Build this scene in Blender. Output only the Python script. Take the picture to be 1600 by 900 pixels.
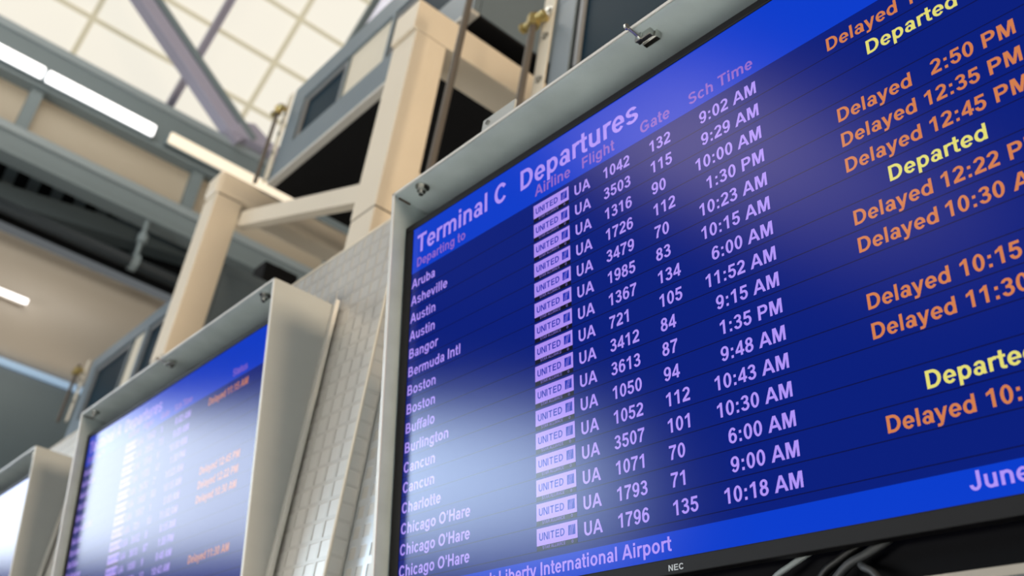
import bpy, bmesh, math, random
from mathutils import Vector, Matrix

scene = bpy.context.scene
for o in list(bpy.data.objects):
    bpy.data.objects.remove(o)
COL = scene.collection

# ------------------------------------------------------------------ camera
cam_d = bpy.data.cameras.new('camera')
cam = bpy.data.objects.new('camera', cam_d)
COL.objects.link(cam)
cam.matrix_world = Matrix(((0.6340462, 0.3242600, 0.7020262, 0.0),
                           (0.7630403, -0.4097007, -0.4999148, 0.0),
                           (0.1255183, 0.8526434, -0.5071926, 1.65),
                           (0, 0, 0, 1)))
cam_d.sensor_width = 36.0
cam_d.lens = 35.868
cam_d.clip_start = 0.05
cam_d.clip_end = 200
cam_d.dof.use_dof = True
cam_d.dof.focus_distance = 1.06
cam_d.dof.aperture_fstop = 5.5
scene.camera = cam

# ------------------------------------------------------------------ light
scene.view_settings.view_transform = 'Standard'
scene.view_settings.look = 'None'
scene.view_settings.exposure = 0.0
scene.view_settings.gamma = 1.0
scene.view_settings.use_curve_mapping = False

world = bpy.data.worlds.new('hall_air')
scene.world = world
world.use_nodes = True
wb = world.node_tree.nodes['Background']
wb.inputs[0].default_value = (0.88, 0.95, 1.0, 1)
wb.inputs[1].default_value = 0.13


def area(name, loc, target, sx, sy, power, col):
    d = bpy.data.lights.new(name, 'AREA')
    d.shape = 'RECTANGLE'
    d.size, d.size_y, d.energy, d.color = sx, sy, power, col
    o = bpy.data.objects.new(name, d)
    COL.objects.link(o)
    o.location = loc
    o.rotation_euler = (Vector(target) - Vector(loc)).to_track_quat('-Z', 'Y').to_euler()
    return o


# warm lamps of the hall to the right, daylight from the front glazing
area('warm_hall_lamps', (6.0, 0.3, 3.55), (-3.0, 1.1, 3.6), 1.6, 1.0, 500, (1.0, 0.78, 0.55))
area('daylight_front', (-3.8, -7.0, 0.7), (-1.6, 0.6, 2.8), 6.0, 1.2, 310, (1.0, 0.99, 0.95))
area('roof_daylight', (-4.4, -0.8, 8.0), (-5.6, 1.0, 3.0), 2.5, 4.0, 110, (1.0, 0.95, 0.86))


# added spot on the floor, its bounce brightens the undersides of the housings
sp_d = bpy.data.lights.new('floor_bounce_spot', 'SPOT')
sp_d.energy = 31000
sp_d.spot_size = math.radians(15)
sp_d.spot_blend = 0.15
sp_d.shadow_soft_size = 0.15
sp_d.color = (1.0, 1.0, 0.97)
sp_o = bpy.data.objects.new('floor_bounce_spot', sp_d)
COL.objects.link(sp_o)
sp_o.location = (0.5, -0.85, 9.0)
sp_o.rotation_euler = (0, 0, 0)


# ------------------------------------------------------------------ materials
def lin(c):
    return tuple(((v / 255) / 12.92 if v / 255 <= 0.04045 else ((v / 255 + 0.055) / 1.055) ** 2.4) for v in c)


def mat(name, rgb, rough=0.5, metal=0.0, emit=None, estr=1.0, spec=0.5, noise=0.0, scale=8.0, bump=0.0, stretch=None):
    m = bpy.data.materials.new(name)
    m.use_nodes = True
    nt = m.node_tree
    b = nt.nodes['Principled BSDF']
    c = (*lin(rgb), 1)
    b.inputs['Base Color'].default_value = c
    b.inputs['Roughness'].default_value = rough
    b.inputs['Metallic'].default_value = metal
    b.inputs['Specular IOR Level'].default_value = spec
    if emit is not None:
        b.inputs['Emission Color'].default_value = (*lin(emit), 1)
        b.inputs['Emission Strength'].default_value = estr
    if noise or bump:
        tc = nt.nodes.new('ShaderNodeTexCoord')
        mp = nt.nodes.new('ShaderNodeMapping')
        if stretch:
            mp.inputs['Scale'].default_value = stretch
        n = nt.nodes.new('ShaderNodeTexNoise')
        n.inputs['Scale'].default_value = scale
        n.inputs['Detail'].default_value = 5
        nt.links.new(tc.outputs['Object'], mp.inputs[0])
        nt.links.new(mp.outputs[0], n.inputs['Vector'])
        if noise:
            mx = nt.nodes.new('ShaderNodeMix')
            mx.data_type = 'RGBA'
            mx.inputs[6].default_value = (*[v * (1 - noise) for v in c[:3]], 1)
            mx.inputs[7].default_value = (*[min(1, v * (1 + noise)) for v in c[:3]], 1)
            nt.links.new(n.outputs['Fac'], mx.inputs[0])
            nt.links.new(mx.outputs[2], b.inputs['Base Color'])
            mr = nt.nodes.new('ShaderNodeMapRange')
            mr.inputs['To Min'].default_value = max(0.02, rough - 0.08)
            mr.inputs['To Max'].default_value = min(1, rough + 0.08)
            nt.links.new(n.outputs['Fac'], mr.inputs['Value'])
            nt.links.new(mr.outputs['Result'], b.inputs['Roughness'])
        if bump:
            bp = nt.nodes.new('ShaderNodeBump')
            bp.inputs['Strength'].default_value = bump
            bp.inputs['Distance'].default_value = 0.004
            nt.links.new(n.outputs['Fac'], bp.inputs['Height'])
            nt.links.new(bp.outputs[0], b.inputs['Normal'])
    return m


def screen_mat(name, rgb, strength=1.0):
    # anti-glare liquid crystal panel: gives off its own colour under a glossy coat
    m = bpy.data.materials.new(name)
    m.use_nodes = True
    nt = m.node_tree
    nt.nodes.remove(nt.nodes['Principled BSDF'])
    em = nt.nodes.new('ShaderNodeEmission')
    em.inputs[0].default_value = (*lin(rgb), 1)
    em.inputs[1].default_value = strength
    gl = nt.nodes.new('ShaderNodeBsdfGlossy')
    gl.distribution = 'BECKMANN'
    gl.inputs['Roughness'].default_value = 0.19
    fr = nt.nodes.new('ShaderNodeFresnel')
    fr.inputs['IOR'].default_value = 1.5
    mx = nt.nodes.new('ShaderNodeMixShader')
    nt.links.new(fr.outputs[0], mx.inputs[0])
    nt.links.new(em.outputs[0], mx.inputs[1])
    nt.links.new(gl.outputs[0], mx.inputs[2])
    nt.links.new(mx.outputs[0], nt.nodes['Material Output'].inputs[0])
    m.cycles.emission_sampling = 'NONE'      # thousands of lit letters would crowd out the windows
    return m


M = {}
M['galv'] = mat('galvanised_steel', (164, 176, 178), 0.5, 0.1, noise=0.28, scale=14, bump=0.08)
M['plate_tan'] = mat('tan_bottom_edge', (138, 132, 122), 0.5)  # darker copy of the sheet edge, its colour offsets the light from below
M['plate_grey'] = mat('grey_bottom_sheet', (92, 100, 106), 0.5, noise=0.1, scale=9)  # sheet darkened in colour to offset the strong light from below
M['sheet'] = mat('brushed_sheet_steel', (164, 167, 165), 0.6, 0.0, noise=0.05, scale=4, stretch=(1, 1, 8))
M['edge'] = mat('bare_sheet_edge', (205, 203, 197), 0.45, 0.2)
M['perf'] = mat('perforated_steel', (202, 199, 193), 0.36, 0.45, noise=0.04, scale=6)
M['perf_b'] = mat('bright_perforated_steel', (215, 218, 220), 0.30, 0.7)
M['perf_hole'] = mat('perforation_recess', (212, 209, 203), 0.36, 0.45)
M['cream'] = mat('cream_painted_steel', (222, 211, 192), 0.5, noise=0.04, scale=7)
M['joint'] = mat('dark_weld_joint', (70, 62, 54), 0.8)
M['blue_grey'] = mat('blue_grey_painted_steel', (106, 120, 130), 0.42, noise=0.04, scale=6)
M['grey_frame'] = mat('grey_painted_frame', (128, 132, 136), 0.5)
M['black'] = mat('matt_black_panel', (16, 16, 18), 0.85, spec=0.2)
M['glass'] = mat('dark_glass', (20, 44, 58), 0.3, spec=0.02)
M['backing'] = mat('cream_backing_board', (214, 206, 188), 0.6)
M['lip'] = mat('pale_blue_flange_paint', (150, 164, 172), 0.45)
M['girder'] = mat('grey_green_girder_paint', (122, 137, 144), 0.55, noise=0.05, scale=3)
M['truss'] = mat('lavender_grey_truss_paint', (172, 170, 192), 0.5)
M['infill'] = mat('cream_infill_panel', (188, 180, 164), 0.6)
M['deck'] = mat('dark_ribbed_steel', (66, 80, 88), 0.7)
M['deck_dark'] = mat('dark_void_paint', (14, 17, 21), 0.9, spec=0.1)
M['pipe'] = mat('dark_pipe_paint', (26, 35, 41), 0.5, spec=0.3)
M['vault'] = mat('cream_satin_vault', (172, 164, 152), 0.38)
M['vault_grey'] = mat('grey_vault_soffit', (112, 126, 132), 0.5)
M['floor'] = mat('pale_terrazzo', (190, 190, 186), 0.35, noise=0.1, scale=30)
M['wall'] = mat('hall_wall_paint', (150, 148, 144), 0.7)
M['bezel'] = mat('black_plastic_bezel', (12, 12, 15), 0.55, spec=0.2, bump=0.03, scale=60)
M['badge'] = mat('silver_badge_print', (175, 180, 185), 0.4)
M['steel'] = mat('bright_zinc_steel', (190, 190, 186), 0.25, 1.0)
M['brass'] = mat('yellow_zinc_clamp', (186, 168, 110), 0.35, 0.7)
M['rod'] = mat('dull_threaded_rod', (98, 92, 86), 0.5, 0.3)
M['cable_b'] = mat('black_cable_rubber', (12, 12, 13), 0.5)
M['cable_g'] = mat('grey_cable_rubber', (66, 68, 70), 0.5)
M['cable_w'] = mat('white_cable_rubber', (150, 158, 160), 0.4)
M['sky_panel'] = mat('lit_translucent_panel', (110, 104, 92), 0.7, emit=(250, 245, 231), estr=0.90)
M['sky_white'] = mat('lit_clear_panel', (225, 225, 235), 0.6, emit=(222, 222, 235), estr=0.8)
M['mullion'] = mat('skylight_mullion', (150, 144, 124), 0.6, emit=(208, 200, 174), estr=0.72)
M['tube'] = mat('lit_tube', (255, 255, 255), 0.5, emit=(255, 252, 252), estr=2.2)
M['tube_dim'] = mat('dim_tube', (240, 230, 210), 0.5, emit=(235, 222, 200), estr=0.75)
M['tube_blue'] = mat('blue_glow_strip', (150, 175, 200), 0.5, emit=(136, 164, 192), estr=0.62)
M['win'] = mat('daylit_window_glass', (200, 215, 230), 0.3, emit=(232, 244, 255), estr=6.2)
M['win_s'] = mat('sunlit_sky_window_glass', (200, 215, 230), 0.3, emit=(214, 236, 255), estr=12.5)
M['roofwin'] = mat('warm_lit_ceiling_panel', (120, 110, 100), 0.5, emit=(255, 232, 236), estr=3.1)
M['roofwin_dim'] = mat('dim_lit_ceiling_panel', (120, 110, 100), 0.5, emit=(255, 234, 240), estr=1.4)

M['s_body'] = screen_mat('screen_navy', (0, 27, 126))
M['s_line'] = screen_mat('screen_rule', (4, 10, 66))
M['s_head'] = screen_mat('screen_blue_bar', (0, 60, 208))
M['s_text'] = screen_mat('screen_lavender', (178, 150, 252))
M['s_label'] = screen_mat('screen_mauve', (146, 104, 206))
M['s_orange'] = screen_mat('screen_orange', (214, 128, 78))
M['s_yellow'] = screen_mat('screen_yellow', (232, 224, 118))
M['s_card'] = screen_mat('screen_pale_card', (176, 146, 248))
M['s_logo'] = screen_mat('screen_logo_blue', (16, 44, 176))
M['s_black'] = screen_mat('screen_black_strip', (12, 14, 34))
M['s_faint'] = screen_mat('screen_faint_print', (116, 100, 190))


# ------------------------------------------------------------------ mesh helpers
def link(name, bm, m, parent=None, smooth=False):
    me = bpy.data.meshes.new(name)
    bm.normal_update()
    bm.to_mesh(me)
    bm.free()
    for k in (m if isinstance(m, (list, tuple)) else [m]):
        me.materials.append(k)
    if smooth:
        for p in me.polygons:
            p.use_smooth = True
    o = bpy.data.objects.new(name, me)
    COL.objects.link(o)
    if parent:
        o.parent = parent
    return o


def box(bm, a, b, mi=0, bev=0.0):
    x0, x1 = sorted((a[0], b[0])); y0, y1 = sorted((a[1], b[1])); z0, z1 = sorted((a[2], b[2]))
    vs = [bm.verts.new(p) for p in ((x0, y0, z0), (x1, y0, z0), (x1, y1, z0), (x0, y1, z0),
                                    (x0, y0, z1), (x1, y0, z1), (x1, y1, z1), (x0, y1, z1))]
    fs = [bm.faces.new([vs[i] for i in f]) for f in ((3, 2, 1, 0), (4, 5, 6, 7), (0, 1, 5, 4), (1, 2, 6, 5), (2, 3, 7, 6), (3, 0, 4, 7))]
    for f in fs:
        f.material_index = mi
    if bev:
        es = list({e for f in fs for e in f.edges})
        bmesh.ops.bevel(bm, geom=es, offset=bev, segments=2, affect='EDGES', profile=0.5)
    return fs


def prism_x(bm, yz, x0, x1, mi=0):
    """polygon in the YZ plane pushed along X"""
    a = [bm.verts.new((x0, y, z)) for y, z in yz]
    b = [bm.verts.new((x1, y, z)) for y, z in yz]
    n = len(yz)
    fs = [bm.faces.new(a[::-1]), bm.faces.new(b)]
    for i in range(n):
        fs.append(bm.faces.new((a[i], a[(i + 1) % n], b[(i + 1) % n], b[i])))
    for f in fs:
        f.material_index = mi
    bmesh.ops.recalc_face_normals(bm, faces=fs)


def prism_y(bm, xz, y0, y1, mi=0, closed=True):
    a = [bm.verts.new((x, y0, z)) for x, z in xz]
    b = [bm.verts.new((x, y1, z)) for x, z in xz]
    n = len(xz)
    fs = []
    if closed:
        fs += [bm.faces.new(a), bm.faces.new(b[::-1])]
    for i in range(n if closed else n - 1):
        fs.append(bm.faces.new((a[i], b[i], b[(i + 1) % n], a[(i + 1) % n])))
    for f in fs:
        f.material_index = mi
    if closed:
        bmesh.ops.recalc_face_normals(bm, faces=fs)
    return fs


def bar(bm, p, q, w, h, up=(0, 0, 1), mi=0):
    p, q = Vector(p), Vector(q)
    d = (q - p).normalized()
    s = d.cross(Vector(up)).normalized()
    u = s.cross(d).normalized()
    c = [(-w / 2, -h / 2), (w / 2, -h / 2), (w / 2, h / 2), (-w / 2, h / 2)]
    a = [bm.verts.new(p + s * x + u * y) for x, y in c]
    b = [bm.verts.new(q + s * x + u * y) for x, y in c]
    fs = [bm.faces.new(a[::-1]), bm.faces.new(b)] + [bm.faces.new((a[i], a[(i + 1) % 4], b[(i + 1) % 4], b[i])) for i in range(4)]
    for f in fs:
        f.material_index = mi
    bmesh.ops.recalc_face_normals(bm, faces=fs)


def cyl(bm, p, q, r, seg=16, mi=0, r2=None):
    p, q = Vector(p), Vector(q)
    d = (q - p).normalized()
    s = d.orthogonal().normalized()
    u = d.cross(s)
    r2 = r if r2 is None else r2
    a, b = [], []
    for i in range(seg):
        t = 2 * math.pi * i / seg
        o = s * math.cos(t) + u * math.sin(t)
        a.append(bm.verts.new(p + o * r)); b.append(bm.verts.new(q + o * r2))
    fs = [bm.faces.new(a[::-1]), bm.faces.new(b)] + [bm.faces.new((a[i], a[(i + 1) % seg], b[(i + 1) % seg], b[i])) for i in range(seg)]
    for f in fs:
        f.material_index = mi
    bmesh.ops.recalc_face_normals(bm, faces=fs)


def tube(bm, pts, r, seg=10, sub=6):
    P = [Vector(p) for p in pts]
    path = []
    for i in range(len(P) - 1):
        p0, p1, p2, p3 = P[max(i - 1, 0)], P[i], P[i + 1], P[min(i + 2, len(P) - 1)]
        for k in range(sub):
            t = k / sub
            path.append(0.5 * ((2 * p1) + (p2 - p0) * t + (2 * p0 - 5 * p1 + 4 * p2 - p3) * t * t + (3 * p1 - p0 - 3 * p2 + p3) * t ** 3))
    path.append(P[-1])
    rings = []
    ref = Vector((0.3, 1, 0.2)).normalized()
    for i, c in enumerate(path):
        d = (path[min(i + 1, len(path) - 1)] - path[max(i - 1, 0)]).normalized()
        s = d.cross(ref).normalized(); u = s.cross(d)
        rings.append([bm.verts.new(c + (s * math.cos(2 * math.pi * k / seg) + u * math.sin(2 * math.pi * k / seg)) * r) for k in range(seg)])
    for a, b in zip(rings, rings[1:]):
        for k in range(seg):
            bm.faces.new((a[k], a[(k + 1) % seg], b[(k + 1) % seg], b[k]))
    bm.faces.new(rings[0][::-1]); bm.faces.new(rings[-1])
    bmesh.ops.recalc_face_normals(bm, faces=bm.faces)


def NB():
    return bmesh.new()


def tag(o, label, cat, group=None):
    o['label'] = label
    o['category'] = cat
    if group:
        o['group'] = group
    return o


def thing(name, loc, label, cat, group=None):
    o = bpy.data.objects.new(name, None)
    o.empty_display_size = 0.1
    COL.objects.link(o)
    o.location = loc
    return tag(o, label, cat, group)


def struct(name, bm, m, smooth=False):
    o = link(name, bm, m, None, smooth)
    o['kind'] = 'structure'
    return o


# ------------------------------------------------------------------ lettering
AW = {' ': 278, "'": 238, ':': 333, 'i': 278, 'l': 278, 'I': 278, 'f': 333, 't': 333, 'r': 389, 's': 556,
      'a': 556, 'c': 556, 'e': 556, 'k': 556, 'v': 556, 'y': 556, 'w': 778, 'm': 889, 'J': 556,
      'A': 722, 'B': 722, 'C': 722, 'D': 722, 'H': 722, 'N': 722, 'R': 722, 'U': 722, 'E': 667, 'P': 667, 'S': 667,
      'F': 611, 'L': 611, 'T': 611, 'G': 778, 'O': 778, 'M': 833}


def adv(s):
    return sum(AW.get(c, 556 if c.isdigit() else 611) for c in s) / 1000.0


# every letter is drawn from r = rectangles, p = polygons, a = elliptic strokes (1000 units to the em)
# a: centre x, y, outer radii, stroke across, stroke at top and bottom, from and to angle
GL = {
    'A': [('p', (0, 0), (157, 0), (361, 560), (361, 716), (279, 716)), ('p', (719, 0), (443, 716), (361, 716), (361, 560), (562, 0)), ('r', 150, 163, 570, 284)],
    'B': [('r', 73, 0, 218, 716), ('r', 200, 0, 410, 118), ('r', 200, 306, 410, 420), ('r', 200, 600, 390, 716), ('a', 385, 511, 200, 205, 145, 113, -90, 90), ('a', 405, 210, 255, 210, 148, 116, -90, 90)],
    'C': [('a', 372, 358, 327, 370, 150, 125, 36, 324)],
    'D': [('r', 73, 0, 218, 716), ('r', 200, 0, 335, 121), ('r', 200, 595, 335, 716), ('a', 330, 358, 345, 358, 150, 121, -90, 90)],
    'E': [('r', 73, 0, 217, 716), ('r', 200, 595, 604, 716), ('r', 200, 312, 576, 432), ('r', 200, 0, 617, 121)],
    'F': [('r', 73, 0, 217, 716), ('r', 200, 595, 565, 716), ('r', 200, 290, 520, 411)],
    'G': [('a', 385, 358, 340, 370, 150, 125, 35, 325), ('r', 395, 262, 705, 384), ('r', 562, 85, 705, 384)],
    'H': [('r', 73, 0, 218, 716), ('r', 503, 0, 648, 716), ('r', 200, 310, 520, 434)],
    'I': [('r', 68, 0, 213, 716)],
    'J': [('r', 338, 210, 483, 716), ('a', 258, 213, 225, 225, 145, 122, 180, 360)],
    'L': [('r', 76, 0, 221, 716), ('r', 200, 0, 580, 121)],
    'M': [('r', 70, 0, 206, 716), ('r', 627, 0, 763, 716), ('p', (120, 716), (277, 716), (485, 0), (349, 0)), ('p', (713, 716), (556, 716), (349, 0), (485, 0))],
    'N': [('r', 73, 0, 208, 716), ('r', 513, 0, 648, 716), ('p', (73, 716), (215, 716), (648, 0), (505, 0))],
    'O': [('a', 389, 358, 347, 370, 150, 125, 0, 360)],
    'P': [('r', 73, 0, 218, 716), ('r', 200, 595, 400, 716), ('r', 200, 265, 400, 387), ('a', 395, 491, 233, 225, 150, 122, -90, 90)],
    'R': [('r', 73, 0, 218, 716), ('r', 200, 595, 430, 716), ('r', 200, 304, 430, 422), ('a', 430, 510, 225, 206, 150, 120, -90, 90), ('p', (350, 310), (520, 310), (722, 0), (549, 0))],
    'S': [('a', 325, 521, 272, 207, 147, 117, 20, 270), ('a', 335, 203, 287, 215, 150, 120, 195, 450)],
    'T': [('r', 21, 595, 590, 716), ('r', 233, 0, 378, 716)],
    'U': [('r', 71, 260, 216, 716), ('r', 503, 260, 648, 716), ('a', 359.5, 262, 288.5, 274, 145, 125, 180, 360)],
    'a': [('a', 280, 345, 215, 186, 135, 105, 0, 165), ('r', 360, 60, 495, 345), ('p', (360, 80), (495, 80), (525, 0), (385, 0)), ('a', 240, 155, 202, 167, 135, 92, 0, 360)],
    'b': [('r', 67, 0, 204, 716), ('a', 318, 259, 252, 271, 140, 112, 0, 360)],
    'c': [('a', 300, 259, 260, 271, 140, 112, 40, 320)],
    'd': [('r', 407, 0, 544, 716), ('a', 293, 259, 252, 271, 140, 112, 0, 360)],
    'e': [('a', 285, 259, 250, 271, 140, 108, 0, 322), ('r', 110, 212, 534, 300)],
    'f': [('r', 87, 0, 224, 580), ('a', 300, 575, 213, 153, 137, 112, 90, 180), ('r', 298, 616, 370, 728), ('r', 12, 414, 315, 519)],
    'g': [('a', 293, 262, 252, 268, 140, 112, 0, 360), ('r', 407, -10, 544, 519), ('a', 290, -8, 254, 205, 137, 105, 188, 360)],
    'h': [('r', 71, 0, 208, 716), ('a', 306, 322, 236, 209, 137, 118, 0, 180), ('r', 405, 0, 542, 322)],
    'i': [('r', 72, 0, 209, 519), ('r', 72, 589, 209, 716)],
    'k': [('r', 67, 0, 204, 716), ('p', (190, 150), (190, 325), (384, 519), (552, 519)), ('p', (250, 290), (365, 390), (571, 0), (410, 0))],
    'l': [('r', 72, 0, 209, 716)],
    'm': [('r', 62, 0, 199, 519), ('a', 287, 330, 225, 201, 137, 115, 0, 180), ('r', 375, 0, 512, 330), ('a', 601, 330, 226, 201, 137, 115, 0, 180), ('r', 690, 0, 827, 330)],
    'n': [('r', 66, 0, 203, 519), ('a', 303, 322, 237, 209, 137, 117, 0, 180), ('r', 403, 0, 540, 322)],
    'o': [('a', 305, 259, 265, 271, 140, 112, 0, 360)],
    'p': [('r', 67, -198, 204, 519), ('a', 318, 259, 252, 271, 140, 112, 0, 360)],
    'r': [('r', 66, 0, 203, 519), ('a', 300, 322, 234, 209, 137, 125, 58, 180)],
    's': [('a', 272, 375, 220, 156, 135, 98, 20, 270), ('a', 280, 148, 242, 160, 137, 100, 195, 450)],
    't': [('r', 82, 110, 219, 690), ('r', 18, 412, 316, 519), ('a', 245, 122, 163, 134, 137, 108, 180, 270), ('r', 243, -12, 318, 96)],
    'u': [('r', 69, 200, 206, 519), ('r', 405, 0, 542, 519), ('a', 305.5, 200, 236.5, 212, 137, 115, 180, 360)],
    'v': [('p', (6, 519), (150, 519), (345, 0), (212, 0)), ('p', (546, 519), (404, 519), (212, 0), (345, 0))],
    'w': [('p', (5, 519), (138, 519), (285, 0), (160, 0)), ('p', (322, 519), (455, 519), (285, 0), (160, 0)), ('p', (322, 519), (455, 519), (617, 0), (492, 0)), ('p', (640, 519), (773, 519), (617, 0), (492, 0))],
    'y': [('p', (6, 519), (152, 519), (345, -20), (205, -20)), ('p', (404, 519), (546, 519), (320, -90), (180, -90)), ('p', (60, -210), (62, -98), (190, -95), (318, -95), (270, -180), (190, -212))],
    '0': [('a', 277, 358, 238, 370, 142, 112, 0, 360)],
    '1': [('r', 254, 0, 391, 719), ('p', (79, 470), (79, 593), (190, 645), (280, 719), (391, 719), (254, 545))],
    '2': [('a', 275, 505, 236, 216, 138, 115, -22, 168), ('p', (362, 460), (500, 425), (440, 310), (222, 127), (30, 127)), ('r', 30, 0, 506, 128)],
    '3': [('a', 262, 530, 218, 191, 137, 110, -90, 168), ('a', 268, 205, 243, 217, 138, 113, 192, 450), ('r', 190, 318, 270, 430)],
    '4': [('r', 316, 0, 450, 719), ('r', 25, 144, 535, 264), ('p', (25, 200), (25, 268), (330, 719), (440, 719), (330, 540), (150, 230))],
    '5': [('r', 115, 592, 480, 716), ('p', (100, 716), (232, 716), (190, 345), (58, 350)), ('a', 275, 232, 240, 244, 138, 115, 188, 492)],
    '6': [('a', 285, 235, 240, 247, 138, 110, 0, 360), ('a', 297, 358, 254, 370, 140, 110, 42, 205)],
    '7': [('r', 45, 589, 507, 716), ('p', (355, 592), (507, 592), (400, 450), (320, 270), (278, 0), (138, 0), (180, 250), (262, 450))],
    '8': [('a', 277, 530, 210, 195, 136, 106, 0, 360), ('a', 277, 205, 240, 217, 138, 110, 0, 360)],
    '9': [('a', 272, 481, 240, 247, 138, 110, 0, 360), ('a', 259, 358, 254, 370, 140, 110, 222, 385)],
    ':': [('r', 98, 0, 236, 137), ('r', 98, 382, 236, 519)],
    "'": [('r', 66, 455, 172, 716)],
}


def text(bm, s, x, y, em, mi=0, right=False, d=0.0005, wscale=1.0):
    """write s on the panel plane: local x to the right, local z up (baseline at -y)"""
    kx, ky = em * wscale / 1000.0, em / 1000.0
    cx = x - adv(s) * em * wscale if right else x
    for c in s:
        def V(px, py):
            return bm.verts.new((cx + px * kx, -d, -y + py * ky))
        for st in GL.get(c, ()):
            if st[0] == 'r':
                _, x0, y0, x1, y1 = st
                bm.faces.new((V(x0, y0), V(x1, y0), V(x1, y1), V(x0, y1))).material_index = mi
            elif st[0] == 'p':
                pts = list(st[1:])
                if sum(pts[i][0] * pts[(i + 1) % len(pts)][1] - pts[(i + 1) % len(pts)][0] * pts[i][1] for i in range(len(pts))) < 0:
                    pts.reverse()
                bm.faces.new([V(*q) for q in pts]).material_index = mi
            else:
                _, ax, ay, rx, ry, tx, ty, a0, a1 = st
                n = max(4, int((a1 - a0) / 15))
                prev = None
                for i in range(n + 1):
                    t = math.radians(a0 + (a1 - a0) * i / n)
                    co, si = math.cos(t), math.sin(t)
                    cur = (V(ax + rx * co, ay + ry * si), V(ax + (rx - tx) * co, ay + (ry - ty) * si))
                    if prev:
                        bm.faces.new((prev[0], cur[0], cur[1], prev[1])).material_index = mi
                    prev = cur
        cx += AW.get(c, 556 if c.isdigit() else 611) * kx
    return cx


def rect(bm, x0, y0, x1, y1, d=0.0, mi=0):
    vs = [bm.verts.new(p) for p in ((x0, -d, -y1), (x1, -d, -y1), (x1, -d, -y0), (x0, -d, -y0))]
    f = bm.faces.new(vs)
    f.material_index = mi
    return f


# ------------------------------------------------------------------ displays
TILT = math.radians(9.3)          # screens lean forward at the top
TOP = Vector((-1.1934, 0.6466, 2.5207))     # top left corner of the near picture area
SW, SH = 1.018, 0.573
ROT = Matrix.Rotation(TILT, 4, 'X')
BASE0, PITCH_Y = 0.1028, 0.0286


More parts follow.
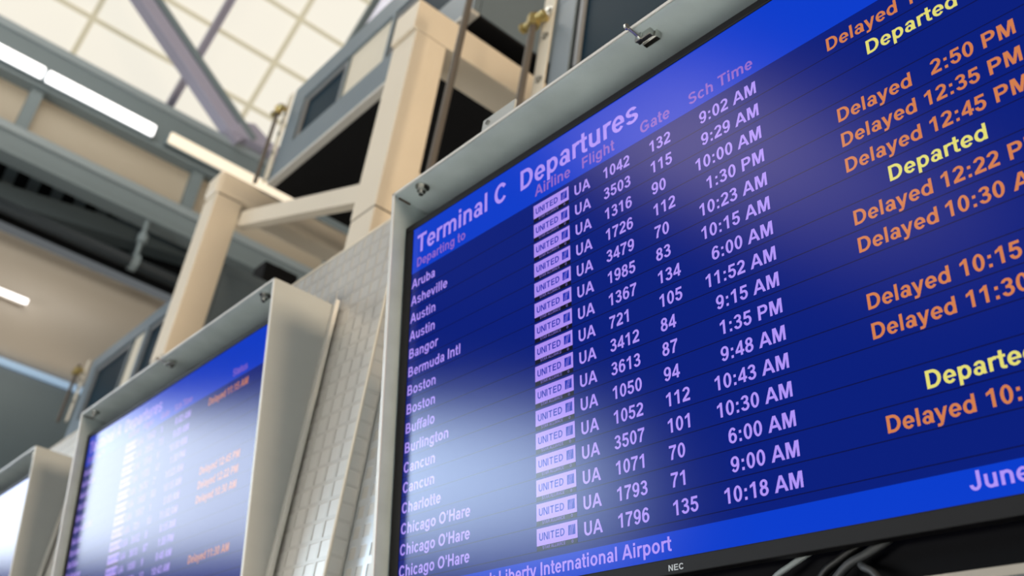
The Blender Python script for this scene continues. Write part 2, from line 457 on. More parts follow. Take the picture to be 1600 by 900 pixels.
def make_display(off, label, title, rows, footer, status_label):
    t = thing('flight_display', TOP + Vector((off, 0, 0)), label, 'screen', 'flight displays in the steel housings')
    t.rotation_euler = (TILT, 0, 0)
    # bezel: four bars with a small bevel, raised a little above the panel
    bl, bt, bb, r, dp = 0.0205, 0.0108, 0.0162, 0.0020, 0.0150
    bm = NB()
    box(bm, (-bl, -r, 0.0), (SW + bl, dp, bt), bev=0.0012)
    box(bm, (-bl, -r, -SH - bb), (SW + bl, dp, -SH), bev=0.0012)
    box(bm, (-bl, -r, -SH), (0, dp, 0), bev=0.0012)
    box(bm, (SW, -r, -SH), (SW + bl, dp, 0), bev=0.0012)
    bez = link('bezel', bm, M['bezel'], t)
    bm = NB()
    box(bm, (0.02, dp + 0.0005, -SH + 0.05), (SW - 0.02, dp + 0.012, -0.02), bev=0.004)
    link('rear_case', bm, M['black'], t)
    bm = NB()
    text(bm, 'NEC', 0.4905, 0.5852, 0.0082, d=r + 0.0004, wscale=1.22)
    link('maker_badge', bm, M['badge'], bez)
    # panel
    bm = NB()
    box(bm, (0, 0, -SH), (SW, 0.010, 0))
    for i in range(1, 17):
        y = BASE0 + PITCH_Y * (i - 1) + 0.0052
        rect(bm, 0, y, SW, y + 0.0010, 0.00003, 1)
    scr = link('screen', bm, [M['s_body'], M['s_line']], t)
    bm = NB(); rect(bm, 0, 0, SW, 0.0775, 0.00005); link('header_bar', bm, M['s_head'], scr)
    bm = NB(); rect(bm, 0, 0.5465, SW, SH, 0.00005); link('footer_bar', bm, M['s_head'], scr)
    if title:
        for w, x, y, em in ((title[0], 0.0105, 0.0458, 0.0431), (title[1], 0.2585, 0.0472, 0.0433)):
            bm = NB(); text(bm, w, x, y, em, d=0.00010); link('title_text', bm, M['s_text'], scr)
        for w, x, em in (('Departing to', 0.0115, 0.0213), ('Airline', 0.2915, 0.0228), ('Flight', 0.3830, 0.0222), ('Gate', 0.4865, 0.0222), ('Sch Time', 0.5640, 0.0210), ('Status', 0.850, 0.0215)):
            bm = NB(); text(bm, w, x, 0.0695, em, d=0.00010); link('column_heading', bm, M['s_label'], scr)
    if footer:
        for w, x, y, em in ((footer[0], 0.1370, 0.5652, 0.0210), (footer[1], 0.8085, 0.5640, 0.0212)):
            bm = NB(); text(bm, w, x, y, em, d=0.00010); link('footer_text', bm, M['s_text'], scr)
    for i, (city, flight, gate, tm, st, kind) in enumerate(rows):
        y = BASE0 + PITCH_Y * i
        for nm, body, x, rt in (('city_name', city, 0.0015, False), ('airline_code', 'UA', 0.3675, False), ('flight_number', flight, 0.4205, False),
                                ('gate_number', gate, 0.4990, False), ('departure_time', tm, 0.6590, True)):
            bm = NB(); text(bm, body, x, y, 0.0213, right=rt, d=0.00010); link(nm, bm, M['s_text'], scr)
        if kind == 'o':
            bm = NB()
            text(bm, 'Delayed', 0.7460, y, 0.0214, d=0.00010)
            if st:
                if st[-1] == 'M':
                    text(bm, st, 0.9260, y, 0.0213, right=True, d=0.00010)
                else:
                    text(bm, st, 0.8345, y, 0.0213, d=0.00010)
            link('flight_status', bm, M['s_orange'], scr)
        elif kind == 'y':
            bm = NB(); text(bm, 'Departed', 0.7875, y, 0.0222, d=0.00010); link('flight_status', bm, M['s_yellow'], scr)
        # airline tile
        bm = NB()
        x0, x1, y0, y1 = 0.2886, 0.3580, y - 0.0200, y - 0.0002
        rect(bm, x0, y0, x1, y1, 0.00006, 0)
        rect(bm, x0, y1, x1, y1 + 0.0054, 0.00007, 1)
        cxs = x0 + 0.0035
        for ch in 'UNITED':
            text(bm, ch, cxs, y1 - 0.0056, 0.0122, 2, d=0.00012)
            cxs += 0.0081 if ch != 'I' else 0.0040
        q0, q1 = x1 - 0.0152, x1 - 0.0035
        rect(bm, q0, y0 + 0.0040, q1, y0 + 0.0152, 0.00012, 2)
        for k in range(1, 4):      # pale globe lines on the square
            for j in range(6):
                a0, a1 = j / 6, (j + 1) / 6
                f = lambda a: q0 + 0.0006 + (q1 - q0 - 0.0012) * (0.18 * k + 0.30 * a * a)
                g = lambda a: y0 + 0.0150 - 0.0108 * a
                v = [bm.verts.new((f(a0), -0.00016, -g(a0))), bm.verts.new((f(a0) + 0.0005, -0.00016, -g(a0))),
                     bm.verts.new((f(a1) + 0.0005, -0.00016, -g(a1))), bm.verts.new((f(a1), -0.00016, -g(a1)))]
                bm.faces.new(v).material_index = 0
        text(bm, 'STAR ALLIANCE', x0 + 0.010, y1 + 0.0043, 0.0050, 3, d=0.00012, wscale=0.98)
        px, pz = x1 - 0.0085, y1 + 0.0027
        ring = [(px + 0.0017 * math.cos(a), pz + 0.0017 * math.sin(a)) for a in [k * math.pi / 4 for k in range(8)]]
        rin = [(px + 0.0010 * math.cos(a), pz + 0.0010 * math.sin(a)) for a in [k * math.pi / 4 for k in range(8)]]
        for k in range(8):
            n = (k + 1) % 8
            bm.faces.new([bm.verts.new((p[0], -0.00012, -p[1])) for p in (ring[k], ring[n], rin[n], rin[k])]).material_index = 3
        bmesh.ops.recalc_face_normals(bm, faces=bm.faces)
        for fc in bm.faces:
            if fc.normal.y > 0:
                fc.normal_flip()
        link('airline_tile', bm, [M['s_card'], M['s_black'], M['s_logo'], M['s_faint']], scr)
    return t


# ------------------------------------------------------------------ display housings
FT = (0.6118, 2.5844)     # top front edge of a housing (Y, Z)
FB = (0.7254, 1.8910)     # bottom front edge
YB = 0.7477               # vertical back


def front_y(z):
    return FT[0] + (FB[0] - FT[0]) * (z - FT[1]) / (FB[1] - FT[1])


def make_housing(off, label):
    ox = TOP.x + off
    xl, xr = -0.029, 1.047
    base = Vector((ox, 0.70, FB[1]))
    t = thing('display_housing', base, label, 'display housing', 'steel housings of the flight displays')

    def L(p):
        return (p[0] + ox - base.x, p[1] - base.y, p[2] - base.z)

    def part(name, fill, m, parent=None, smooth=False):
        bm = NB(); fill(bm)
        bmesh.ops.translate(bm, verts=bm.verts, vec=(ox - base.x, -base.y, -base.z))
        return link(name, bm, m, parent or t, smooth)
    th = 0.0045
    prof = [FT, (YB, FT[1]), (YB, FB[1]), FB]
    part('top_plate', lambda b: prism_x(b, [(FT[0] + 0.001, FT[1] - 0.0005), (YB, FT[1] - 0.0005), (YB, FT[1] - 0.0042), (FT[0] + 0.0015, FT[1] - 0.0042)], xl + 0.006, xr - 0.006), M['galv'])
    part('bottom_plate', lambda b: prism_x(b, [(FB[0] + 0.001, FB[1]), (YB, FB[1]), (YB, FB[1] + 0.006), (FB[0], FB[1] + 0.006)], xl + 0.006, xr - 0.006), M['plate_grey'])
    part('side_plate', lambda b: prism_x(b, prof, xl, xl + 0.0055), M['galv'])
    part('side_plate', lambda b: prism_x(b, prof, xr - 0.0055, xr), M['sheet'])
    # folded front edge, a thin bright frame
    e = 0.0015
    n = (-math.cos(TILT) * e, -math.sin(TILT) * e)

    def edge(b):
        f0 = (FT[0] + n[0], FT[1] + n[1]); f1 = (FB[0] + n[0], FB[1] + n[1])
        for x0, x1 in ((xl, xl + 0.007), (xr - 0.007, xr)):
            prism_x(b, [f0, FT, FB, f1], x0, x1)
        zt = FT[1] - 0.0038
        prism_x(b, [f0, FT, (front_y(zt), zt), (front_y(zt) + n[0], zt + n[1])], xl, xr)
    part('front_edge', edge, M['edge'])
    zb = FB[1] + 0.007
    part('lower_edge', lambda b: prism_x(b, [(front_y(zb) + n[0], zb + n[1]), (front_y(zb), zb), FB, (FB[0] + n[0], FB[1] + n[1])], xl + 0.007, xr - 0.007), M['plate_tan'])
    # dark rear pan that takes the back of the display

    def pan(b):
        box(b, (xl + 0.03, 0.775, 1.90), (xr - 0.03, 0.778, 2.42))
        box(b, (xl + 0.03, YB - 0.003, 1.897), (xr - 0.03, 0.778, 1.90))
        box(b, (xl + 0.03, YB, 2.417), (xr - 0.03, 0.778, 2.42))
        box(b, (xl + 0.0055, YB - 0.003, 2.42), (xr - 0.0055, YB, 2.58))
        for x in (xl + 0.03, xr - 0.033):
            box(b, (x, YB, 1.90), (x + 0.003, 0.778, 2.42))
        box(b, (xl + 0.0055, YB - 0.003, 1.90), (xl + 0.033, YB, 2.42))
        box(b, (xr - 0.033, YB - 0.003, 1.90), (xr - 0.0055, YB, 2.42))
    part('rear_pan', pan, M['black'])
    # upright flange on the back corner
    part('corner_flange', lambda b: box(b, (xr, YB - 0.010, 1.90), (xr + 0.013, YB - 0.001, FT[1] + 0.008), bev=0.001), M['edge'])
    zt = FT[1] - 0.0042
    for x in (0.032, 0.978):      # hex bolts under the top plate
        def bolt(b):
            cyl(b, (x, 0.628, zt - 0.002), (x, 0.628, zt), 0.0115, 20)
            cyl(b, (x, 0.628, zt - 0.010), (x, 0.628, zt - 0.002), 0.0075, 6)
            cyl(b, (x, 0.628, zt - 0.016), (x, 0.628, zt - 0.010), 0.0038, 12)
        part('bolt', bolt, M['steel'])

    def latch(b):      # toggle catch with its pin
        x = 0.5135
        box(b, (x - 0.012, 0.624, zt - 0.010), (x + 0.012, 0.632, zt), bev=0.001)
        box(b, (x - 0.008, 0.632, zt - 0.012), (x + 0.016, 0.640, zt), bev=0.001)
        box(b, (x - 0.012, 0.622, zt - 0.0115), (x - 0.002, 0.626, zt), bev=0.001)
        cyl(b, (x - 0.006, 0.604, zt - 0.004), (x - 0.006, 0.630, zt - 0.006), 0.0021, 12)
        cyl(b, (x - 0.0075, 0.602, zt - 0.004), (x - 0.0045, 0.602, zt - 0.004), 0.0042, 12)
    part('latch', latch, M['steel'])
    part('corner_weld', lambda b: cyl(b, (xl + 0.0065, 0.620, zt - 0.001), (xl + 0.0065, 0.642, zt - 0.001), 0.0020, 8), M['joint'])

    def arm(b):      # arms that carry the housing off the posts behind
        box(b, (0.30, 0.778, 2.20), (0.36, 0.79, 2.26))
        box(b, (0.70, 0.778, 2.20), (0.76, 0.79, 2.26))
        for x in (0.30, 0.70):
            box(b, (x, 0.79, 2.20), (x + 0.06, 1.03, 2.26))
    part('mounting_arm', arm, M['cream'])
    return t


ROWS = [("Aruba", "1042", "132", "9:02 AM", "1", 'o'), ("Asheville", "3503", "115", "9:29 AM", "", 'y'), ("Austin", "1316", "90", "10:00 AM", "", ''),
        ("Austin", "1726", "112", "1:30 PM", "2:50 PM", 'o'), ("Bangor", "3479", "70", "10:23 AM", "12:35 PM", 'o'), ("Bermuda Intl", "1985", "83", "10:15 AM", "12:45 PM", 'o'),
        ("Boston", "1367", "134", "6:00 AM", "", 'y'), ("Boston", "721", "105", "11:52 AM", "12:22 PM", 'o'), ("Buffalo", "3412", "84", "9:15 AM", "10:30 AM", 'o'),
        ("Burlington", "3613", "87", "1:35 PM", "", ''), ("Cancun", "1050", "94", "9:48 AM", "10:15", 'o'), ("Cancun", "1052", "112", "10:43 AM", "11:30", 'o'),
        ("Charlotte", "3507", "101", "10:30 AM", "", ''), ("Chicago O'Hare", "1071", "70", "6:00 AM", "", 'y'), ("Chicago O'Hare", "1793", "71", "9:00 AM", "10:", 'o'),
        ("Chicago O'Hare", "1796", "135", "10:18 AM", "", '')]
ROWS_A = []
for i, r in enumerate(ROWS):
    st = {0: ("11:15 AM", 'o'), 5: ("12:45 PM", 'o'), 6: ("12:22 PM", 'o'), 7: ("10:30 AM", 'o'), 11: ("11:30 AM", 'o')}.get(i, ("", ''))
    ROWS_A.append((r[0], r[1], r[2][-2:] if i % 2 else r[2][:1], r[3], st[0], st[1]))
FOOT = ('Newark Liberty International Airport', 'June')

HX = (0.0, -1.477, -2.940)
make_housing(HX[0], 'grey steel housing round the large near departures screen, toggle catch on its top')
make_housing(HX[1], 'grey steel housing in the middle of the row, its plain side panel towards us')
make_housing(HX[2], 'steel housing at the far left edge, cut off by the picture')
make_display(HX[0], 'large blue departures screen headed Terminal C, nearest of the row', ('Terminal C', 'Departures'), ROWS, FOOT, True)
make_display(HX[1], 'blurred departures screen headed Terminal A, washed out by a window reflection', ('Terminal A', 'Departures'), ROWS_A, FOOT, True)
make_display(HX[2], 'pale reflecting screen in the housing at the far left edge', None, [], None, False)

# small angle clip on top of the near housing
t = thing('angle_clip', (-0.96, 0.615, 2.5844), 'small pale angle clip sitting on top edge of the near housing', 'bracket')
bm = NB(); box(bm, (-0.036, 0.0, 0.0), (0.036, 0.03, 0.004)); box(bm, (-0.037, 0.0, 0.0), (0.037, 0.004, 0.027), bev=0.001)
link('plate', bm, M['sheet'], t)
bm = NB(); cyl(bm, (-0.022, -0.003, 0.015), (-0.022, 0.0, 0.015), 0.004, 12); link('screw', bm, M['steel'], t)

# ------------------------------------------------------------------ perforated pylons between the housings
def waffle(bm, x0, x1, z0, z1, y, face, pitch=0.034, hole=0.80, depth=0.0012):
    """sheet facing -Y (face 'y') or +X (face 'x', then x is y) with sunk square openings"""
    nx = max(1, round((x1 - x0) / pitch)); nz = max(1, round((z1 - z0) / pitch))
    dx, dz = (x1 - x0) / nx, (z1 - z0) / nz

    def P(a, c, d):
        return (a, y + d, c) if face == 'y' else (y - d, a, c)
    g = [[bm.verts.new(P(x0 + i * dx, z0 + k * dz, 0)) for k in range(nz + 1)] for i in range(nx + 1)]
    for i in range(nx):
        for k in range(nz):
            o = [g[i][k], g[i + 1][k], g[i + 1][k + 1], g[i][k + 1]]
            m = (1 - hole) / 2
            a0, a1 = x0 + (i + m) * dx, x0 + (i + 1 - m) * dx
            c0, c1 = z0 + (k + m) * dz, z0 + (k + 1 - m) * dz
            q = [(a0, c0), (a1, c0), (a1, c1), (a0, c1)]
            t_ = [bm.verts.new(P(a, c, 0)) for a, c in q]
            b_ = [bm.verts.new(P(a, c, depth)) for a, c in q]
            for j in range(4):
                n = (j + 1) % 4
                bm.faces.new((o[j], o[n], t_[n], t_[j]))
                bm.faces.new((t_[j], t_[n], b_[n], b_[j]))
            bm.faces.new(b_).material_index = 1


def make_pylon(off, label):
    t = thing('perforated_pylon', (-1.60 + off, 0.77, 0.0), label, 'panel', 'perforated steel pylons between the housings')
    lo = (1.60 - off, -0.77, 0)

    def part(name, fill, m):
        bm = NB(); fill(bm)
        bmesh.ops.translate(bm, verts=bm.verts, vec=(1.60, -0.77, 0))
        return link(name, bm, m, t)

    def front(b):
        waffle(b, -1.629, -1.444, 1.35, 2.44, 0.752, 'y')
        waffle(b, -2.200, -1.444, 2.44, 2.732, 0.752, 'y')
    part('front_sheet', front, [M['perf'], M['perf_hole']])
    part('return_sheet', lambda b: waffle(b, 0.7525, 0.7815, 1.35, 2.732, -1.440, 'x', pitch=0.0290), [M['perf'], M['perf_hole']])
    part('front_corner', lambda b: box(b, (-1.444, 0.7505, 1.35), (-1.4385, 0.7535, 2.734)), M['cream'])
    part('rear_sheet', lambda b: waffle(b, -1.440, -1.215, 1.35, 2.60, 0.7825, 'y', hole=0.62), [M['perf_b'], M['perf']])
    part('top_fold', lambda b: box(b, (-2.200, 0.7505, 2.732), (-1.4385, 0.790, 2.735)), M['cream'])

    def back(b):
        box(b, (-2.19, 0.790, 2.46), (-1.445, 0.795, 2.731))
        box(b, (-1.60, 0.790, 0.0), (-1.22, 0.80, 2.46))
    part('back_plate', back, M['sheet'])
    return t


make_pylon(0, 'perforated steel pylon between the near housing and the middle housing')
make_pylon(-1.462, 'perforated steel pylon between the middle housing and the far left housing')

# ------------------------------------------------------------------ posts with their beams
def make_frame(x0, x1, zj, zt, label, round_end=False):
    xc = (x0 + x1) / 2
    t = thing('support_frame', (xc, 1.09, 0), label, 'post', 'cream steel frames behind the housings')

    def part(name, fill, m):
        bm = NB(); fill(bm)
        bmesh.ops.translate(bm, verts=bm.verts, vec=(-xc, -1.09, 0))
        return link(name, bm, m, t)
    w = x1 - x0
    part('lower_post', lambda b: box(b, (x0 + 0.002, 1.032, 0), (x1 - 0.002, 1.145, 3.236), bev=0.004), M['cream'])
    part('post', lambda b: box(b, (x0, 1.03, 3.240), (x1, 1.147, zj - 0.003), bev=0.004), M['cream'])
    part('weld_joint', lambda b: (box(b, (x0 + 0.004, 1.034, zj - 0.004), (x1 - 0.004, 1.143, zj + 0.002)), box(b, (x0 + 0.004, 1.034, 3.235), (x1 - 0.004, 1.143, 3.241))), M['joint'])
    part('beam', lambda b: box(b, (x0, 1.018, zj), (x1, 2.30, zt), bev=0.022 if round_end else 0.004), M['cream'])
    part('base_plate', lambda b: box(b, (x0 - 0.05, 0.98, 0), (x1 + 0.05, 1.20, 0.02)), M['cream'])
    return t


make_frame(-2.289, -2.154, 3.915, 4.035, 'cream square post with overhead beam, just behind the near housing')
make_frame(-3.785, -3.650, 4.008, 4.126, 'cream square post with round-ended beam, rising behind the middle housing', True)
bm = NB()
bar(bm, (-3.60, 1.170, 3.915), (-2.20, 1.170, 3.408), 0.040, 0.070)
bar(bm, (-3.648, 1.170, 3.932), (-3.60, 1.170, 3.915), 0.040, 0.068)
o = link('brace_bar', bm, M['cream'], None)
tag(o, 'thin cream brace bar sloping between the two cream posts', 'brace')

# ------------------------------------------------------------------ monitor cabinets behind the frames
def make_cabinet(x0, x1, z0, z1, y0, y1, openings, label, lip=True):
    """shell with a framed front; openings = list of (xa, xb, za, zb, kind)"""
    xc, yc = (x0 + x1) / 2, (y0 + y1) / 2
    t = thing('monitor_cabinet', (xc, yc, z0), label, 'cabinet', 'blue-grey cabinets behind the posts')

    def part(name, fill, m, parent=None):
        bm = NB(); fill(bm)
        bmesh.ops.translate(bm, verts=bm.verts, vec=(-xc, -yc, -z0))
        return link(name, bm, m, parent or t)

    def shell(b):
        th = 0.006
        box(b, (x1 - th, y0 + 0.03, z0 + 0.012), (x1, y1, z1))
        box(b, (x0, y0 + 0.03, z0 + 0.012), (x0 + th, y1, z1))
        box(b, (x0 + th, y0 + 0.03, z1 - th), (x1 - th, y1, z1))
        box(b, (x0 + th, y1 - th, z0 + 0.012), (x1 - th, y1, z1 - th))
        box(b, (x1, y0 + 0.05, z1 - 0.05), (x1 + 0.004, y1, z1 - 0.035))
    part('shell', shell, M['blue_grey'])
    part('underside', lambda b: box(b, (x0 + 0.002, y0 + 0.03, z0), (x1 - 0.002, y1, z0 + 0.011)), M['black'])

    def front(b):
        xs = sorted({x0, x1} | {o[0] for o in openings} | {o[1] for o in openings})
        za, zb = openings[0][2], openings[0][3]
        box(b, (x0, y0, z0 + 0.016), (x1, y0 + 0.029, za), bev=0.003)
        box(b, (x0, y0, zb), (x1, y0 + 0.029, z1), bev=0.003)
        edges = [x0] + [v for o in openings for v in (o[0], o[1])] + [x1]
        for k in range(0, len(edges), 2):
            if edges[k + 1] - edges[k] > 0.002:
                box(b, (edges[k], y0 + 0.001, za), (edges[k + 1], y0 + 0.028, zb))
    part('front_frame', front, M['blue_grey'])
    if lip:
        part('bottom_lip', lambda b: box(b, (x0, y0 - 0.006, z0), (x1, y0 + 0.029, z0 + 0.014), bev=0.002), M['edge'])
    for xa, xb, za, zb, kind in openings:
        if kind == 'board':
            part('backing_board', lambda b: box(b, (xa, y0 + 0.012, za), (xb, y0 + 0.020, zb)), M['backing'])
            continue
        # dark gasket, inner frame, pane
        def gasket(b):
            g = 0.016
            box(b, (xa, y0 + 0.010, za), (xa + g, y0 + 0.028, zb)); box(b, (xb - g, y0 + 0.010, za), (xb, y0 + 0.028, zb))
            box(b, (xa + g, y0 + 0.010, za), (xb - g, y0 + 0.028, za + g)); box(b, (xa + g, y0 + 0.010, zb - g), (xb - g, y0 + 0.028, zb))
        part('gasket', gasket, M['black'])

        def inner(b):
            g, h = 0.014, 0.028
            box(b, (xa + g, y0 + 0.006, za + g), (xa + h, y0 + 0.026, zb - g)); box(b, (xb - h, y0 + 0.006, za + g), (xb - g, y0 + 0.026, zb - g))
            box(b, (xa + h, y0 + 0.006, zb - h), (xb - h, y0 + 0.026, zb - g))
        part('inner_frame', inner, M['grey_frame'])
        part('pane', lambda b: box(b, (xa + 0.02, y0 + 0.018, za + 0.012), (xb - 0.02, y0 + 0.024, zb - 0.02)), M['glass'])
    return t


make_cabinet(-3.575, -2.135, 4.100, 4.640, 1.20, 2.20,
             [(-3.45, -3.065, 4.275, 4.520, 'glass'), (-3.062, -2.74, 4.275, 4.520, 'board'), (-2.72, -2.22, 4.275, 4.520, 'glass')],
             'upper blue-grey cabinet with black underside, held above the two post beams')
make_cabinet(-1.665, -0.10, 3.300, 3.850, 1.20, 2.00, [(-1.585, -0.85, 3.485, 3.78, 'glass'), (-0.84, -0.18, 3.485, 3.78, 'glass')],
             'blue-grey cabinet with dark glass, directly above the near housing')
LOW = make_cabinet(-5.480, -3.880, 3.330, 3.845, 1.20, 2.00, [(-5.36, -4.83, 3.46, 3.77, 'glass'), (-4.82, -4.66, 3.46, 3.77, 'board'), (-4.62, -4.10, 3.46, 3.77, 'glass')],
             'lower blue-grey cabinet left of the cream post, above the middle housing')

bm = NB(); box(bm, (0.74, -0.52, 0.0), (0.8955, -0.40, 0.03)); link('mounting_bracket', bm, M['grey_frame'], LOW)
# black box standing in for a dark gap, on top of the lower cabinet
t = thing('gap_box', (-4.03, 1.52, 3.845), 'small black box standing in for a dark gap on the lower left cabinet, beside the cream post', 'box')
bm = NB(); prism_y(bm, [(-0.09, 0.0), (0.09, 0.0), (0.06, 0.15), (-0.05, 0.15)], -0.09, 0.08); link('case', bm, M['black'], t)
bm = NB(); cyl(bm, (0, 0, 0.15), (0, 0, 0.17), 0.03, 16); link('stub', bm, M['cable_b'], t)

# slotted angle uprights with bolts
def make_angle(x, z0, z1, label):
    t = thing('slotted_angle', (x, 1.19, z0), label, 'upright', 'pale angle uprights at the cabinet corners')
    bm = NB()
    h = z1 - z0
    box(bm, (-0.024, 0, 0), (0.024, 0.004, h)); box(bm, (-0.024, 0.004, 0), (-0.020, 0.009, h))
    link('angle', bm, M['backing'], t)
    for k, zz in enumerate((0.30, 0.52, 0.66, 0.76)):
        bm = NB()
        cyl(bm, (0.004, -0.002, h * zz), (0.004, 0, h * zz), 0.012, 16)
        cyl(bm, (0.004, -0.009, h * zz), (0.004, -0.002, h * zz), 0.0075, 6)
        link('bolt', bm, M['steel'], t)
    return t


make_angle(-1.690, 3.30, 4.02, 'pale bolted angle upright at the left end of the cabinet above the near housing')
make_angle(-3.600, 4.135, 4.62, 'pale angle upright at the left end of the upper cabinet')
make_angle(-5.530, 3.50, 3.86, 'pale angle upright at the left end of the lower cabinet')


def make_rod(top, bot, zc, label, r=0.009):
    x, y, z0 = bot
    t = thing('hanger_rod', bot, label, 'rod', 'threaded hanger rods')
    d = Vector(top) - Vector(bot)
    bm = NB(); cyl(bm, (0, 0, 0), d, r, 14); link('rod', bm, M['rod'], t)
    if zc is not None:
        c = d * ((zc - z0) / d.z)
        bm = NB()
        cyl(bm, c + Vector((0, 0, -0.018)), c + Vector((0, 0, 0.018)), 0.020, 6)
        cyl(bm, c + Vector((-0.045, 0, 0.004)), c + Vector((0.045, 0, 0.004)), 0.010, 12)
        cyl(bm, c + Vector((-0.050, 0, 0.004)), c + Vector((-0.040, 0, 0.004)), 0.016, 6)
        cyl(bm, c + Vector((0.0, 0, 0.004)), c + Vector((0.036, 0.0200, 0.004)), 0.010, 10)
        link('clamp', bm, M['brass'], t)
    return t


make_rod((-1.800, 1.0, 3.95), (-1.838, 1.0, 2.9), None, 'dark hanger rod in front of the near cream post beam', 0.0105)
make_rod((-1.718, 1.165, 3.765), (-1.735, 1.165, 3.20), 3.735, 'hanger rod with brass clamp beside the cabinet above the near housing', 0.0105)
make_rod((-3.628, 1.165, 4.56), (-3.640, 1.165, 4.126), 4.525, 'hanger rod with clamp standing on the round-ended beam, left of upper cabinet')
make_rod((-5.592, 1.165, 3.84), (-5.600, 1.165, 3.50), 3.80, 'short hanger rod with clamp left of the lower cabinet')

# ------------------------------------------------------------------ cables below the near screen
def on_panel(x, y, d):
    return TOP + Vector((x, 0, 0)) + Vector((0, 0.1616, -0.9869)) * y - Vector((0, 0.9869, 0.1616)) * d


def make_cable(pts, r, m, label):
    base = on_panel(*pts[0])
    bm = NB(); tube(bm, [on_panel(*p) - base for p in pts], r)
    o = link('cable', bm, m, None, True)
    o.location = base
    tag(o, label, 'cable', 'cables under the near screen')


make_cable([(0.640, 0.584, -0.024), (0.6225, 0.594, -0.018), (0.6050, 0.604, -0.014), (0.590, 0.622, -0.012)], 0.0030, M['cable_w'], 'thin white cable under the near screen, leftmost of the bundle')
make_cable([(0.720, 0.584, -0.024), (0.700, 0.595, -0.018), (0.682, 0.603, -0.014), (0.660, 0.622, -0.012)], 0.0042, M['cable_g'], 'grey cable slanting out from under the near screen bezel')
make_cable([(0.690, 0.584, -0.026), (0.670, 0.595, -0.022), (0.655, 0.604, -0.020), (0.640, 0.622, -0.018)], 0.0042, M['cable_b'], 'black cable beside the grey one under the near screen')
make_cable([(0.688, 0.600, -0.024), (0.700, 0.607, -0.010), (0.709, 0.612, -0.008), (0.716, 0.622, -0.008)], 0.0034, M['cable_g'], 'short grey cable loop right of the others under the near screen')

# ------------------------------------------------------------------ roof steel
def make_girder(z0, z1, x, y0, y1, label):
    yc = (y0 + y1) / 2
    t = thing('roof_girder', (x, yc, z0), label, 'girder')
    a, b = y0 - yc, y1 - yc
    h = z1 - z0
    bm = NB(); box(bm, (-0.06, a, 0.03), (0, b, h - 0.075)); link('web', bm, M['girder'], t)
    bm = NB(); box(bm, (-0.16, a, h - 0.075), (0.03, b, h), bev=0.01); link('top_flange', bm, M['lip'], t)
    bm = NB(); box(bm, (-0.16, a, 0), (0.05, b, 0.03), bev=0.006); link('bottom_flange', bm, M['girder'], t)
    return t


GY0, GY1 = -1.0, 7.5
g = make_girder(6.92, 7.40, -8.0, GY0, GY1, 'upper grey roof girder under the skylight, carrying the strip lights')
g = make_girder(6.22, 6.50, -8.0, GY0, GY1, 'lower grey roof girder between the cream panels and the dark ribbed wall')


def make_tube_light(ya, yb, z, lit, label):
    yc = (ya + yb) / 2
    t = thing('strip_light', (-7.90, yc, z), label, 'light', 'strip lights on the upper girder')
    a, b = ya - yc, yb - yc
    bm = NB(); box(bm, (-0.098, a, 0.0), (-0.02, b, 0.13), bev=0.004); link('housing', bm, M['girder'], t)
    bm = NB(); box(bm, (-0.02, a + 0.01, 0.008), (0.012, b - 0.01, 0.122), bev=0.012); link('diffuser', bm, M['tube'] if lit else M['tube_dim'], t)
    return t


make_tube_light(-0.95, 0.555, 6.960, True, 'bright white strip light on the upper girder, at the left edge')
make_tube_light(0.565, 1.545, 6.955, True, 'bright white strip light on the upper girder, ending above the dim one')
make_tube_light(1.66, 2.95, 6.975, False, 'dim warm strip light on the upper girder, above the round-ended beam')

# infill between the girders
bm = NB(); box(bm, (-8.14, GY0, 6.50), (-8.10, GY1, 6.92)); struct('wall_clerestory', bm, M['infill'])
for yy in (-0.9, 0.57, 2.045, 3.52, 5.0):
    bm = NB(); box(bm, (-8.10, yy - 0.05, 6.502), (-8.0, yy + 0.05, 6.918))
    o = struct('trim_1', bm, M['girder'])

# ribbed dark wall under the lower girder
bm = NB()
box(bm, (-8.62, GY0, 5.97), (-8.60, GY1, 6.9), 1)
for k in range(22):
    y = -0.95 + 0.20 * k
    if y < 2.0:
        prism_y(bm, [(-8.599, 6.13), (-8.54, 6.14), (-8.54, 6.7), (-8.599, 6.7)], y, y + 0.09, 0)
struct('wall_left', bm, [M['deck'], M['deck_dark']])
# sloping duct in the void
bm = NB(); bar(bm, (-8.38, 0.3, 5.99), (-8.38, 5.5, 6.78), 0.2, 0.16, mi=0)
o = link('air_duct', bm, M['deck'], None); tag(o, 'dark rectangular duct in the gap under the lower girder', 'duct')
bm = NB(); cyl(bm, (-8.0, GY0, 5.78), (-8.0, GY1, 5.82), 0.055, 20)
o = link('water_pipe', bm, M['pipe'], None, True); tag(o, 'long dark pipe running above the curved cream bulkhead', 'pipe')
t = thing('pipe_hanger', (-8.0, 1.78, 5.84), 'grey hanger clamp holding the dark pipe below the lower girder', 'hanger')
bm = NB(); cyl(bm, (0, 0, 0.04), (0, -0.01, 0.38), 0.022, 12); cyl(bm, (0, 0, 0.16), (0, 0, 0.24), 0.045, 12); link('rod', bm, M['girder'], t)
bm = NB()
for k in range(20):
    a0, a1 = 2 * math.pi * k / 20, 2 * math.pi * (k + 1) / 20
    q = [(r_ * math.cos(a_), r_ * math.sin(a_) - 0.0385) for r_, a_ in ((0.060, a0), (0.076, a0), (0.076, a1), (0.060, a1))]
    prism_y(bm, q, -0.03, 0.03)
link('clamp', bm, M['girder'], t)

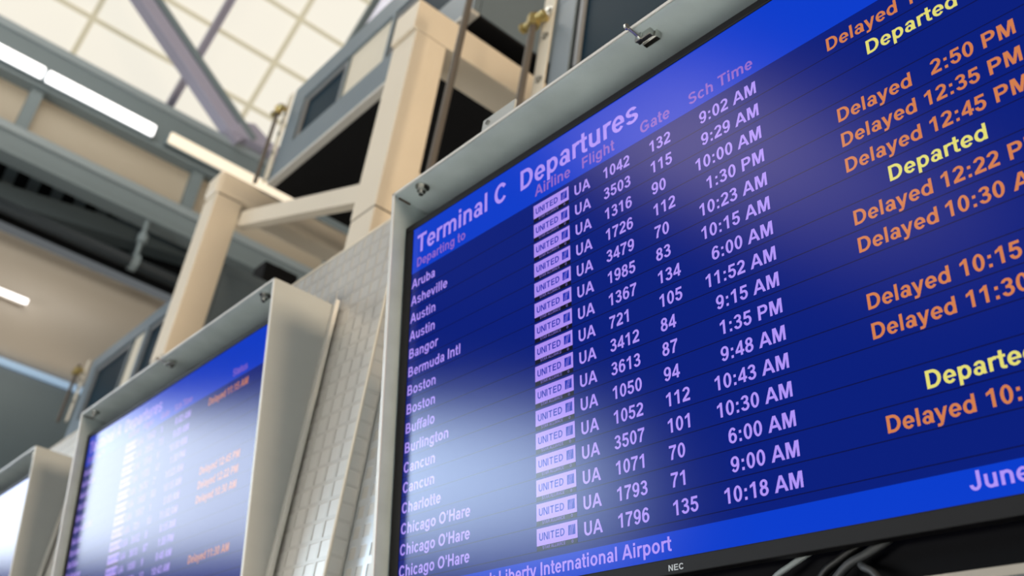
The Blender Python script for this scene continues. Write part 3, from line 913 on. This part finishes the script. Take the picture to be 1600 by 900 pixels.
# curved cream bulkhead, a long barrel along the hall
bulk = thing('curved_bulkhead', (-8.95, 2.2, 3.97), 'large curved cream bulkhead with darker grey underside below the dark pipe, at the left', 'bulkhead')
for nm, a0, a1, mm in (('face', 118, -21.5, 'vault'), ('soffit', -22.5, -75, 'vault_grey')):  # lower part of the same barrel in a darker grey than the face
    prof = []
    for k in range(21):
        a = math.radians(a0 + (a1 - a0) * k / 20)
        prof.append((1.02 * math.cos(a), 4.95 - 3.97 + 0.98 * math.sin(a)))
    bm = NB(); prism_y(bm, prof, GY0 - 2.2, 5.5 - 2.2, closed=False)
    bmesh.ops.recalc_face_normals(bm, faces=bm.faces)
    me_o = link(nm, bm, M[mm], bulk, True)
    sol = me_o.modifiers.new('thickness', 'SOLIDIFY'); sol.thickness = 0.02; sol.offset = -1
t = thing('glow_strip', (-7.985, 1.5, 4.585), 'pale blue glowing strip along the curved bulkhead', 'light')  # pale blue streak built as a glowing strip
bm = NB(); box(bm, (-0.010, -2.4, -0.030), (0.030, 3.5, 0.020), bev=0.006); link('diffuser', bm, M['tube_blue'], t)
t = thing('glow_tube', (-7.915, 0.10, 5.05), 'short glowing white tube on the curved cream bulkhead, at the left edge', 'light')  # white streak built as a glowing tube
bm = NB(); cyl(bm, (0.030, -1.0, 0.01), (0.030, 1.02, 0.01), 0.022, 14); link('tube', bm, M['tube'], t)
bm = NB(); box(bm, (-0.014, -1.0, -0.02), (0.008, 1.0, 0.04)); link('bracket', bm, M['vault'], t)

# skylight: sloping translucent glazing with a light grid
SK_M = math.tan(math.radians(43))


def sk(x, y, up=0.0):
    return Vector((x - up * math.sin(math.radians(43)), y, 7.3 + SK_M * (x + 10.5) + up * math.cos(math.radians(43))))


bm = NB()
for x0, x1 in ((-10.4, -6.6),):
    bm.faces.new([bm.verts.new(sk(*p)) for p in ((x0, -1.6), (x1, -1.6), (x1, 3.12), (x0, 3.12))])
    f = bm.faces.new([bm.verts.new(sk(*p)) for p in ((x0, 3.18), (x1, 3.18), (x1, 5.2), (x0, 5.2))]); f.material_index = 1
bmesh.ops.recalc_face_normals(bm, faces=bm.faces)
sky = struct('window_1', bm, [M['sky_panel'], M['sky_white']])
sm = sky.modifiers.new('thickness', 'SOLIDIFY'); sm.thickness = 0.02; sm.offset = 0
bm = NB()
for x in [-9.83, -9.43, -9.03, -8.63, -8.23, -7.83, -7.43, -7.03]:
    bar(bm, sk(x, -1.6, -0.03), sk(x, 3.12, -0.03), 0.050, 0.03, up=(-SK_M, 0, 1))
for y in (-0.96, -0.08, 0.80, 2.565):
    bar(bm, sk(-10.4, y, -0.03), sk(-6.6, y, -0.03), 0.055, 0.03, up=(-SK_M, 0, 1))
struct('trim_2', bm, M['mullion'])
bm = NB(); bar(bm, sk(-10.4, 3.15, -0.05), sk(-6.6, 3.15, -0.05), 0.07, 0.08, up=(-SK_M, 0, 1))
struct('trim_3', bm, M['girder'])
bm = NB(); bar(bm, sk(-10.4, 1.835, -0.14), sk(-6.6, 1.835, -0.14), 0.075, 0.12, up=(-SK_M, 0, 1))
o = link('roof_rafter', bm, M['truss'], None); tag(o, 'thin lavender rafter running up under the skylight behind the strut', 'rafter')
# diagonal strut, an angle section
t = thing('diagonal_strut', (-7.95, 2.33, 7.40), 'heavy grey diagonal strut rising from the upper girder across the skylight', 'strut')
bm = NB()
e = Vector((0, -1.95, 1.40))
bar(bm, (0.0, -0.045, -0.02), e * 1.6 + Vector((0, -0.045, -0.02)), 0.15, 0.125, up=(0, 0.58, 0.81))
link('flange', bm, M['truss'], t)
bm = NB(); bar(bm, (0.02, 0.055, 0.03), e * 1.6 + Vector((0.02, 0.055, 0.03)), 0.17, 0.055, up=(0, 0.58, 0.81)); link('web', bm, M['girder'], t)
bm = NB(); prism_x(bm, [(-0.16, 0.0), (0.75, 0.0), (0.75, 0.07), (0.22, 0.10), (0.02, 0.2), (-0.12, 0.14)], -0.03, 0.09); link('gusset', bm, M['truss'], t)

# ------------------------------------------------------------------ the rest of the hall
bm = NB(); box(bm, (-24, 7.6, 0), (8, 8, 12.4)); struct('wall_back', bm, M['wall'])
bm = NB(); box(bm, (-6.2, -1.6, 11.6), (8, 7.6, 12.0)); struct('ceiling', bm, M['wall'])
bm = NB(); box(bm, (-24, -24, -0.1), (8, 8, 0)); struct('floor', bm, M['floor'])
bm = NB()
box(bm, (-24.3, -24, 0), (-24, -12.6, 4.55)); box(bm, (-24.3, -12.6, 0), (-24, 8, 4.75)); box(bm, (-24.3, -24, 8.4), (-24, 8, 12)); box(bm, (-24.3, -2.2, 4.2), (-24, 8, 8.4)); box(bm, (-24.3, -24, 4.2), (-24, -23.2, 8.4))
struct('wall_west', bm, M['wall'])
bm = NB()
box(bm, (-24.2, -12.6, 4.75), (-24.15, -2.2, 8.1))
struct('window_2', bm, M['win'])
bm = NB()
box(bm, (-24.2, -23.2, 4.55), (-24.15, -12.6, 8.2))
struct('window_3', bm, M['win_s'])
bm = NB()
for k in range(1, 9):
    y = -23.2 + 21.0 * k / 9
    box(bm, (-24.15, y - 0.04, 4.2), (-24.05, y + 0.04, 8.4))
struct('trim_4', bm, M['girder'])
bm = NB()
box(bm, (-8.8, -11.4, 8.0), (-6.5, -7.6, 8.1))
struct('window_4', bm, M['roofwin'])
bm = NB()
box(bm, (-9.2, -17.0, 8.0), (-6.5, -11.4, 8.1))
struct('window_5', bm, M['roofwin_dim'])
